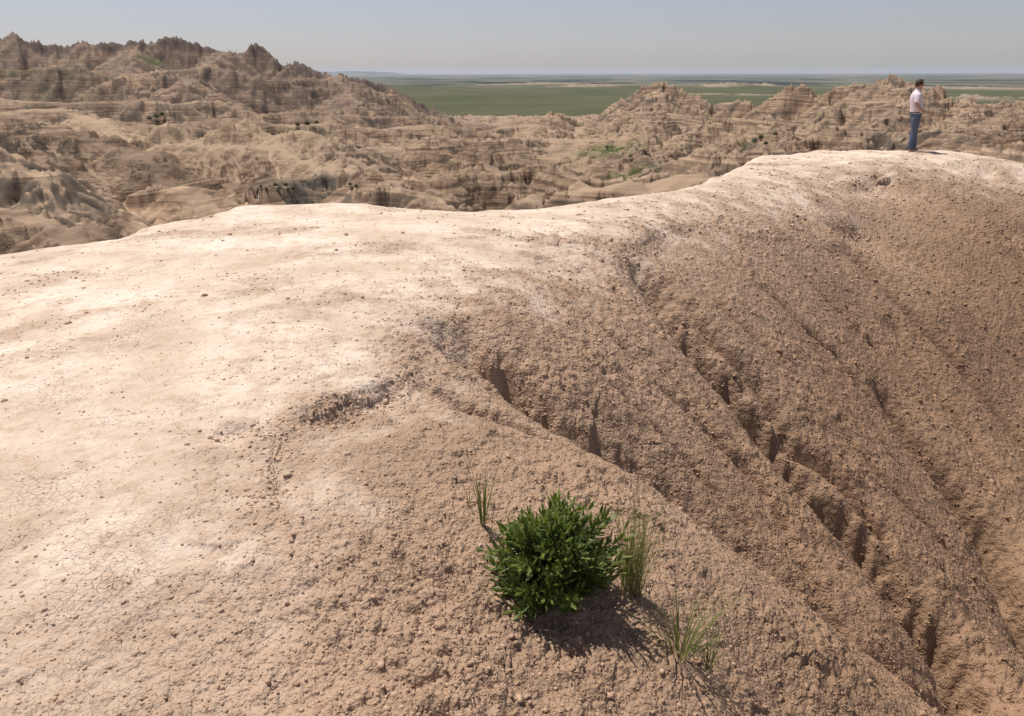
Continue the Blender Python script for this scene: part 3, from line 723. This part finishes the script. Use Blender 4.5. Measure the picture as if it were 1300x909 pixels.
class MB:
    def __init__(s): s.v, s.f, s.t = [], [], []
    def ribbon(s, pts_, w, side, tone, fold=0.0, peak=.45):
        """a leaf or blade: tapering ribbon along pts_ with an optional fold along its midrib"""
        n_ = len(pts_); b = len(s.v); side = side.normalized()
        for k, p in enumerate(pts_):
            u = k/(n_-1); ww = w*(math.sin(math.pi*min(1, max(0.0, (u/peak*.5 if u < peak else .5+(u-peak)/(1-peak)*.5))))**.8 + .06)
            d = (pts_[min(k+1,n_-1)]-pts_[max(k-1,0)]).normalized(); up = side.cross(d)
            s.v += [p-side*ww+up*ww*fold, p, p+side*ww+up*ww*fold]; s.t += [tone]*3
        for k in range(n_-1):
            q = b+3*k; s.f += [(q,q+1,q+4,q+3),(q+1,q+2,q+5,q+4)]
    def tube(s, pts_, r0, r1, tone=.5, n_=5):
        b = len(s.v); m_ = len(pts_)
        for k, p in enumerate(pts_):
            d = (pts_[min(k+1,m_-1)]-pts_[max(k-1,0)]).normalized(); a = d.orthogonal().normalized(); c = d.cross(a); r = r0+(r1-r0)*k/(m_-1)
            for j in range(n_):
                t = 2*math.pi*j/n_; s.v.append(p+a*math.cos(t)*r+c*math.sin(t)*r); s.t.append(tone)
        for k in range(m_-1):
            for j in range(n_):
                s.f.append((b+k*n_+j, b+k*n_+(j+1)%n_, b+(k+1)*n_+(j+1)%n_, b+(k+1)*n_+j))
    def build(s, name, m, parent=None):
        me = bpy.data.meshes.new(name); me.from_pydata([tuple(v) for v in s.v], [], s.f)
        a = me.attributes.new('tone', 'FLOAT', 'POINT'); a.data.foreach_set('value', np.array(s.t, f32))
        me.polygons.foreach_set('use_smooth', [True]*len(s.f)); me.materials.append(m)
        o = bpy.data.objects.new(name, me); C.objects.link(o)
        if parent: o.parent = parent
        return o
def thing(name, loc, label, cat, group=None, rz=0):
    o = bpy.data.objects.new(name, None); C.objects.link(o); o.location = loc; o.rotation_euler.z = rz; o.empty_display_size = .1
    o['label'] = label; o['category'] = cat
    if group: o['group'] = group
    return o
rnd = random.Random(5)
def sph():
    while True:
        v = Vector((rnd.uniform(-1,1), rnd.uniform(-1,1), rnd.uniform(-1,1)))
        if .01 < v.length < 1: return v.normalized()

def make_bush():
    base = hit(706, 746); base.z -= .015
    o = thing('bush', base, 'dense round green bush with narrow lance-shaped leaves on bare clay slope', 'bush')
    st, lf = MB(), MB()
    cz = .18
    for i in range(235):
        z_ = rnd.uniform(-.85, 1); a = rnd.uniform(0, 2*math.pi); q = math.sqrt(1-min(1,z_*z_))
        d = Vector((q*math.cos(a), q*math.sin(a), z_))
        rr = (1.17 if i % 11 == 0 else 1)*rnd.uniform(.74, 1.05)*(1 + .12*math.sin(2*a+.6)+.10*math.sin(3*a+1+z_*2)+.07*math.sin(7*a+z_*5)); 
        if i % 5 == 0: rr *= rnd.uniform(.5,.8)
        tip = Vector((d.x*.240*rr, d.y*.225*rr, cz + d.z*.195*rr))
        if tip.z < .02: tip.z = .02+rnd.uniform(0,.03)
        root = Vector((rnd.uniform(-.03,.03), rnd.uniform(-.03,.03), 0))
        mid = root.lerp(tip, .5) + Vector((0,0,-.03 if d.z < .2 else .03))*1
        pts_ = []
        for k in range(9):
            t = k/8; pts_.append(root*(1-t)**2 + mid*2*t*(1-t) + tip*t*t)
        st.tube(pts_, .0028, .0012)
        nl = 19
        for k in range(nl):
            t = .34 + .66*k/(nl-1); p = root*(1-t)**2 + mid*2*t*(1-t) + tip*t*t
            ax = (tip-mid).normalized(); ang = k*2.4+i; e1 = ax.orthogonal().normalized(); e2 = ax.cross(e1)
            rad = e1*math.cos(ang)+e2*math.sin(ang)
            spread = 1.05 - .45*(k/(nl-1))
            dr = (ax*(1-spread*.6) + rad*spread + Vector((0,0,.10))).normalized()
            ln = rnd.uniform(.036,.062)*(.8+.35*math.sin(math.pi*(k+2)/(nl+3)))
            side = dr.cross(rad+Vector((.01,.02,.03))).normalized()
            if side.length < .1: side = e2
            nrm = side.cross(dr); bend = -nrm*ln*rnd.uniform(-.10,.22)
            lp = [p, p+dr*ln*.35+bend*.1, p+dr*ln*.7+bend*.5, p+dr*ln+bend*1.3]
            lf.ribbon(lp, rnd.uniform(.0050,.0072), side, min(1,max(0,rnd.gauss(.35+.35*(k/nl),.25))), fold=.35)
    st.build('stems', M_STEM, o); lf.build('foliage', M_LEAF, o)
    dd = MB()
    for i in range(26):                       # last year's dry stems and fallen leaves caught at the base
        a = rnd.uniform(0, 6.28); r1 = rnd.uniform(.12,.27); z1 = rnd.uniform(.01,.12) if i < 18 else rnd.uniform(.2,.36)
        dd.tube([Vector((0,0,0)), Vector((r1*.5*math.cos(a), r1*.5*math.sin(a), z1*.6+.03)), Vector((r1*math.cos(a+.1), r1*math.sin(a+.1), z1))], .0022, .0009)
    dd.build('dry_stems', M_DRY, o); dd = MB()
    for i in range(150):
        a = rnd.uniform(0, 6.28); r1 = rnd.uniform(.10,.30); x_, y_ = r1*math.cos(a), r1*math.sin(a); p = Vector((x_, y_, gz(base.x+x_, base.y+y_)-base.z+.010)); d = sph(); d.z *= .25; d.normalize()
        dd.ribbon([p, p+d*.015, p+d*.03], .003, Vector((-d.y,d.x,.1)), rnd.uniform(0,1), fold=.4)
    dd.build('dry_leaves', M_DRY, o)
make_bush()

def tuft(px, py, n_, h, spread, w, label, name='grass_tuft', m=None, lean=(0,0), stalks=0, cat='grass'):
    base = hit(px, py); base.z -= .008
    o = thing(name, base, label, cat); b = MB(); sk = MB()
    for i in range(n_):
        a = rnd.uniform(0, 2*math.pi); r0 = rnd.uniform(0, spread*.25); hh = h*rnd.uniform(.45,1.05)
        root = Vector((r0*math.cos(a), r0*math.sin(a), 0)); o_ = spread*rnd.uniform(.3,1)*hh/h
        tip = root + Vector((o_*math.cos(a)+lean[0]*hh, o_*math.sin(a)+lean[1]*hh, hh)); mid = root.lerp(tip,.5)+Vector((-o_*.25*math.cos(a), -o_*.25*math.sin(a), hh*.10))
        pts_ = [root*(1-t)**2+mid*2*t*(1-t)+tip*t*t for t in (0,.17,.34,.5,.67,.84,1)]
        b.ribbon(pts_, w*rnd.uniform(.7,1.2), Vector((-math.sin(a+rnd.uniform(-.6,.6)), math.cos(a), 0)), rnd.uniform(0,1), fold=.3, peak=.3)
    b.build('blades', m or M_GRASS, o)
    for i in range(stalks):
        a = rnd.uniform(0, 2*math.pi); hh = h*rnd.uniform(1.1,1.5); tip = Vector((lean[0]*hh+.25*hh*math.cos(a), lean[1]*hh+.12*hh*math.sin(a), hh))
        pts_ = [tip*t + Vector((0,0,.08*hh*math.sin(math.pi*t))) for t in np.linspace(0,1,9)]
        sk.tube(pts_, .0014, .0006)
        for k in range(10):
            p = tip*(.75+.027*k)+Vector((0,0,.08*hh*math.sin(math.pi*(.75+.027*k)))); d = (sph()*.6+Vector((0,0,1))).normalized()
            sk.ribbon([p, p+d*.006, p+d*.012], .0014, d.orthogonal(), .5)
    if stalks: sk.build('seed_stalks', M_DRY, o)
    return o
tuft(613, 668, 26, .28, .07, .0022, 'thin upright grass tuft just left of the round bush', stalks=3)
tuft(596, 645, 5, .12, .03, .0013, 'sparse wisp of two or three pale grass stems left of the green grass tuft', stalks=2)
tuft(568, 660, 8, .035, .025, .0022, 'tiny green seedling alone on bare clay left of the bush', name='seedling', cat='seedling')
tuft(862, 836, 38, .27, .26, .0030, 'coarse grass clump at the head of the gully below the feathery plant', lean=(.05,0), stalks=4)
tuft(900, 850, 16, .20, .12, .0026, 'smaller grass clump beside the coarse one, at the brink of the gully', lean=(.1,0), stalks=2)

def feathery():
    base = hit(800, 752); base.z -= .01
    o = thing('feathery_plant', base, 'wispy yellow-green feathery plant close to the right side of the round bush', 'plant'); st, lf = MB(), MB()
    for i in range(95):
        a = rnd.uniform(0, 2*math.pi); o_ = rnd.uniform(.01,.10); hh = rnd.uniform(.18,.40)
        root = Vector((rnd.uniform(-.045,.045), rnd.uniform(-.03,.03), 0)); tip = root + Vector((o_*math.cos(a)+.02, o_*math.sin(a), hh)); mid = root.lerp(tip,.5)+Vector((0,0,.02))
        f = lambda t: root*(1-t)**2+mid*2*t*(1-t)+tip*t*t
        st.tube([f(t) for t in np.linspace(0,1,7)], .0011, .0005)
        for k in range(26):
            t = .18+.82*k/25; p = f(t); d = (sph()*.75+Vector((0,0,1.0))).normalized(); l = rnd.uniform(.010,.020)
            lf.ribbon([p, p+d*l*.5, p+d*l], .0011, d.orthogonal(), rnd.uniform(0,1))
    st.build('stems', M_FEATH, o); lf.build('foliage', M_FEATH, o)
feathery()
def twig():
    a, b = hit(1002, 828), hit(1048, 818); o = thing('twig', (a+b)/2, 'dry curved twig lying on the clay at the bottom of the slope', 'twig'); m_ = MB()
    c = (a+b)/2
    q = [Vector((a.x+(b.x-a.x)*t, a.y+(b.y-a.y)*t, 0)) for t in np.linspace(-.2,1.1,12)]
    q = [Vector((v.x-c.x, v.y-c.y, max(gz(v.x,v.y), a.z)+.012+.03*math.sin(k/11*math.pi)-c.z)) for k, v in enumerate(q)]
    m_.tube(q, .0035, .0015); m_.tube([q[6], q[6]+Vector((.03,.02,.03)), q[6]+Vector((.06,.03,.04))], .002, .001)
    m_.build('branch', M_DRY, o)
twig()

def shrub_proto():
    o = thing('shrub', (0,0,0), 'dark green shrub growing at the foot of the grey fluted cliff', 'shrub', 'shrubs at the foot of the grey cliff'); lf, st = MB(), MB()
    for i in range(16):
        d = sph(); d.z = abs(d.z)*.9+.15; tip = d*rnd.uniform(.35,.55); st.tube([Vector((0,0,0)), tip*.5+Vector((0,0,.05)), tip], .02, .006)
    for i in range(900):
        d = sph(); d.z = abs(d.z); p = Vector((d.x*.55, d.y*.55, d.z*.75+.05))*rnd.uniform(.45,1)*(1+.25*math.sin(5*math.atan2(d.y,d.x))); n_ = sph()
        lf.ribbon([p, p+n_*.05, p+n_*.1], .03, n_.orthogonal(), rnd.uniform(0,1))
    st.build('stems', M_STEM, o); lf.build('foliage', M_SHRUB, o); return o
def bhit(px, py):
    d = ray(px, py); t = 44.0
    while t < 1500:
        p = d*t; r = math.hypot(p[0], p[1]); g = gz(p[0], p[1]) if r < 60 else bz(p[0], p[1])
        if p[2] < g: return Vector((p[0], p[1], g)), t
        t += .1+t*.001
    return None, 0
proto = shrub_proto(); first = True
def put_shrub(px, py, sc, label, group=None):
    global first
    p, t = bhit(px, py)
    if p is None: return
    if first: o = proto; first = False
    else:
        o = proto.copy(); C.objects.link(o)
        for ch in list(proto.children): c = ch.copy(); C.objects.link(c); c.parent = o
    o.location = p - Vector((0,0,.05)); s_ = sc*t/1000/1.1; o.scale = (s_, s_, s_*.95); o.rotation_euler.z = rnd.uniform(0,6)
    o['label'] = label
    if group: o['group'] = group
    elif 'group' in o: del o['group']
for px, py, sc in ((331,237,5),(338,241,4),(350,239,7),(356,243,5),(363,237,6),(372,242,5)):
    put_shrub(px, py, sc, 'dark green shrub growing at the foot of the grey fluted cliff', 'shrubs at the foot of the grey cliff')
for px, py, sc in ((958,180,9),(966,177,7),(972,184,6),(984,175,6),(800,204,5),(770,188,6),(390,158,7),(402,157,6),(378,160,6),(190,154,8),(199,151,9),(206,148,7),(445,240,6),(452,236,5)):
    put_shrub(px, py, sc, 'small dark shrub on a banded clay slope out in the badlands', 'shrubs dotted over the badlands slopes')

# ------------------------------------------------------------------ the man on the knoll
def loft(rings, n_=20):
    """rings: (centre, rx, ry, tilt) ; a smooth closed tube"""
    v, f = [], []
    for c, rx, ry, ax in rings:
        z_ = Vector(ax).normalized(); x_ = Vector((1,0,0)); x_ = (x_ - z_*x_.dot(z_)).normalized(); y_ = z_.cross(x_)
        for j in range(n_):
            t = 2*math.pi*j/n_; v.append(Vector(c)+x_*rx*math.cos(t)+y_*ry*math.sin(t))
    for k in range(len(rings)-1):
        for j in range(n_): f.append((k*n_+j, k*n_+(j+1)%n_, (k+1)*n_+(j+1)%n_, (k+1)*n_+j))
    f.append(tuple(range(n_))[::-1]); f.append(tuple((len(rings)-1)*n_+j for j in range(n_)))
    return v, f
def mesh_obj(name, parts, m, parent, sub=1, wr=0):
    v, f = [], []
    for a, b in parts:
        o_ = len(v); v += a; f += [tuple(i+o_ for i in q) for q in b]
    if wr:
        import mathutils
        v = [p + Vector(mathutils.noise.noise_vector(p*9))*wr + Vector(mathutils.noise.noise_vector(Vector((p.x*6,p.y*6,p.z*22))))*wr*.7 for p in v]
    me = bpy.data.meshes.new(name); me.from_pydata([tuple(p) for p in v], [], f); me.polygons.foreach_set('use_smooth', [True]*len(f)); me.materials.append(m)
    o = bpy.data.objects.new(name, me); C.objects.link(o)
    if parent: o.parent = parent
    if sub: mo = o.modifiers.new('s', 'SUBSURF'); mo.levels = sub; mo.render_levels = sub
    return o
def skin_mesh(name, verts, edges, rad, root, m, sub=2):
    me = bpy.data.meshes.new(name); me.from_pydata(verts, edges, []); o = bpy.data.objects.new(name, me); C.objects.link(o)
    mo = o.modifiers.new('k', 'SKIN'); mo.use_smooth_shade = True
    for i, r in enumerate(rad):
        d = me.skin_vertices[0].data[i]; d.radius = (r, r) if not isinstance(r, tuple) else r; d.use_root = (i == root)
    mo = o.modifiers.new('s', 'SUBSURF'); mo.levels = sub; mo.render_levels = sub
    bpy.context.view_layer.update()
    dg = bpy.context.evaluated_depsgraph_get(); new = bpy.data.meshes.new_from_object(o.evaluated_get(dg)); new.name = name
    o.modifiers.clear(); o.data = new; new.materials.clear(); new.materials.append(m); new.polygons.foreach_set('use_smooth', [True]*len(new.polygons))
    return o
def man():
    V, E, Rr = [], [], []
    def add(p, r, par=None):
        V.append(p); Rr.append(r); i = len(V)-1
        if par is not None: E.append((par, i))
        return i
    pel = add((.05,0,.94), .105); wa = add((.05,0,1.10), .105, pel); ch = add((.05,0,1.30), .125, wa); nb = add((.075,0,1.47), .07, ch)
    nk = add((.10,0,1.545), .055, nb); hd = add((.125,0,1.63), .078, nk); hd2 = add((.125,0,1.70), .076, hd); add((.12,0,1.745), .045, hd2)
    jaw = add((.175,0,1.60), .038, hd); nose = add((.205,0,1.645), .022, hd); add((.222,0,1.638), .010, nose)
    for s in (-1,1): add((.115, s*.082, 1.645), .016, hd)
    for s in (-1,1):
        back = -.05 if s < 0 else .07
        sh = add((.045, s*.155, 1.42), .062, ch); el = add((-.005 if s < 0 else .04, s*.255, 1.165), .042, sh); wr = add((.125, s*.225, 1.025), .028, el)
        pa = add((.175, s*.190, .985), .034, wr)
        for k, (dx, dy, dz, L_) in enumerate(((.045,.010,.030,1),(.05,.0,.010,1.1),(.048,-.004,-.010,1.05),(.040,-.006,-.030,.85))):
            a_ = add((.175+dx*.7, s*(.190-.018+dy*.3), .985+dz*.9), .012, pa); b_ = add((.175+dx*1.2*L_, s*(.190-.045), .975+dz), .0095, a_); add((.175+dx*1.45*L_, s*(.190-.066), .962+dz), .008, b_)
        t1 = add((.15, s*.165, 1.015), .013, pa); add((.165, s*.140, 1.035), .010, t1)
        hp = add((.045, s*.085, .88), .088, pel); kn = add((.04+back*.5, s*.095, .50), .058, hp); an = add((-.02+back, s*.10, .10), .042, kn)
        he = add((-.03+back, s*.10, .045), .038, an); add((.12+back, s*.115, .035), .034, he)
    M_SKIN = plain_mat('skin', (.46,.27,.19), .55, .3); M_SH = plain_mat('pink_shirt', (.74,.63,.68), .85, .1); M_JE = plain_mat('blue_denim', (.115,.14,.20), .9, .1)
    M_SHOE = plain_mat('dark_shoe', (.028,.022,.02), .6); M_HAIR = plain_mat('brown_hair', (.055,.036,.024), .7, noise=90); M_BELT = plain_mat('dark_belt', (.03,.022,.018), .5)
    M_EYE = plain_mat('eye', (.05,.04,.035), .3)
    o = skin_mesh('person', V, E, Rr, pel, M_SKIN)
    up = (0,0,1)
    torso = loft([((.055,0,.945),.135,.175,up),((.06,0,.97),.150,.185,up),((.065,0,1.06),.158,.185,up),((.06,0,1.16),.150,.180,up),((.05,0,1.28),.145,.190,up),((.045,0,1.38),.135,.195,up),((.05,0,1.445),.112,.170,(.15,0,1)),((.065,0,1.49),.082,.105,(.25,0,1)),((.08,0,1.52),.068,.068,(.35,0,1)),((.083,0,1.535),.064,.064,(.35,0,1))])
    sl = []
    for s in (-1,1): sl.append(loft([((.045,s*.12,1.43),.085,.085,(-.1,s*.6,-.8)),((.04,s*.175,1.40),.086,.080,(-.1,s*.5,-1)),((.025,s*.215,1.31),.078,.072,(-.15,s*.35,-1)),((.012,s*.245,1.225),.074,.068,(-.15,s*.3,-1)),((.012,s*.244,1.222),.060,.056,(-.15,s*.3,-1))]))
    mesh_obj('shirt', [torso]+sl, M_SH, o, 2, .008)
    M_C = mesh_obj('collar', [loft([((.070,0,1.505),.085,.085,(.3,0,1)),((.085,0,1.545),.068,.066,(.4,0,1)),((.086,0,1.550),.060,.058,(.4,0,1))])], M_SH, o, 1)
    tr = [loft([((.055,0,.99),.128,.165,up),((.055,0,.94),.138,.172,up),((.05,0,.88),.136,.172,up),((.045,0,.82),.115,.15,up)])]
    for s in (-1,1):
        bk = -.05 if s < 0 else .07
        tr.append(loft([((.045,s*.080,.90),.112,.092,up),((.042,s*.088,.78),.108,.090,up),((.035+bk*.3,s*.094,.64),.092,.080,up),((.035+bk*.5,s*.098,.50),.080,.074,up),((.01+bk*.7,s*.100,.34),.080,.074,up),((-.015+bk,s*.10,.18),.076,.072,up),((-.01+bk,s*.10,.075),.080,.074,up),((-.01+bk,s*.10,.072),.06,.055,up)]))
    mesh_obj('trousers', tr, M_JE, o, 2, .010)
    mesh_obj('belt', [loft([((.055,0,.965),.148,.182,up),((.055,0,.968),.152,.187,up),((.055,0,.998),.152,.187,up),((.055,0,1.0),.146,.18,up)])], M_BELT, o, 1)
    for s in (-1,1):
        bk = -.05 if s < 0 else .07
        mesh_obj('shoe', [loft([((-.085+bk,s*.10,.045),.030,.034,(1,0,0)),((-.05+bk,s*.10,.055),.052,.042,(1,0,0)),((.02+bk,s*.105,.055),.052,.044,(1,0,0)),((.10+bk,s*.112,.038),.035,.048,(1,0,0)),((.165+bk,s*.115,.030),.026,.040,(1,0,0)),((.19+bk,s*.115,.028),.012,.02,(1,0,0))])], M_SHOE, o, 1)
    import mathutils
    bm = bmesh.new(); bmesh.ops.create_icosphere(bm, subdivisions=4, radius=1)
    for v in list(bm.verts):
        p = v.co
        if (p.x > .42 and p.z < .52) or p.z < -.72 + .3*(p.x+1): bm.verts.remove(v)
    for v in bm.verts:
        nz = mathutils.noise.noise(v.co*7)*.05 + mathutils.noise.noise(v.co*19)*.04
        v.co = Vector((.112+v.co.x*.106*(1+nz), v.co.y*.092*(1+nz), 1.675+v.co.z*.108*(1+nz)))
    me = bpy.data.meshes.new('hair'); bm.to_mesh(me); bm.free(); me.polygons.foreach_set('use_smooth', [True]*len(me.polygons)); me.materials.append(M_HAIR)
    h = bpy.data.objects.new('hair', me); C.objects.link(h); h.parent = o; so = h.modifiers.new('t','SOLIDIFY'); so.thickness = .012; so.offset = 0
    for s in (-1,1):
        bm = bmesh.new(); bmesh.ops.create_uvsphere(bm, u_segments=10, v_segments=8, radius=.011)
        me = bpy.data.meshes.new('eye'); bm.to_mesh(me); bm.free(); me.materials.append(M_EYE); e = bpy.data.objects.new('eye', me); C.objects.link(e); e.parent = o; e.location = (.190, s*.030, 1.668)
    # stand him on the crest below his place in the view
    p = P(1157.5, 190.5, -1.92); z0 = gz(p[0], p[1])
    o.location = (p[0], p[1], z0-.005); o.rotation_euler = (0, math.radians(-5), math.radians(-12)); o.scale = (1.0,1.0,1.0)
    o['label'] = 'man in pale pink shirt and blue jeans standing on the knoll looking right'; o['category'] = 'person'
    print('man at', p, z0)
man()
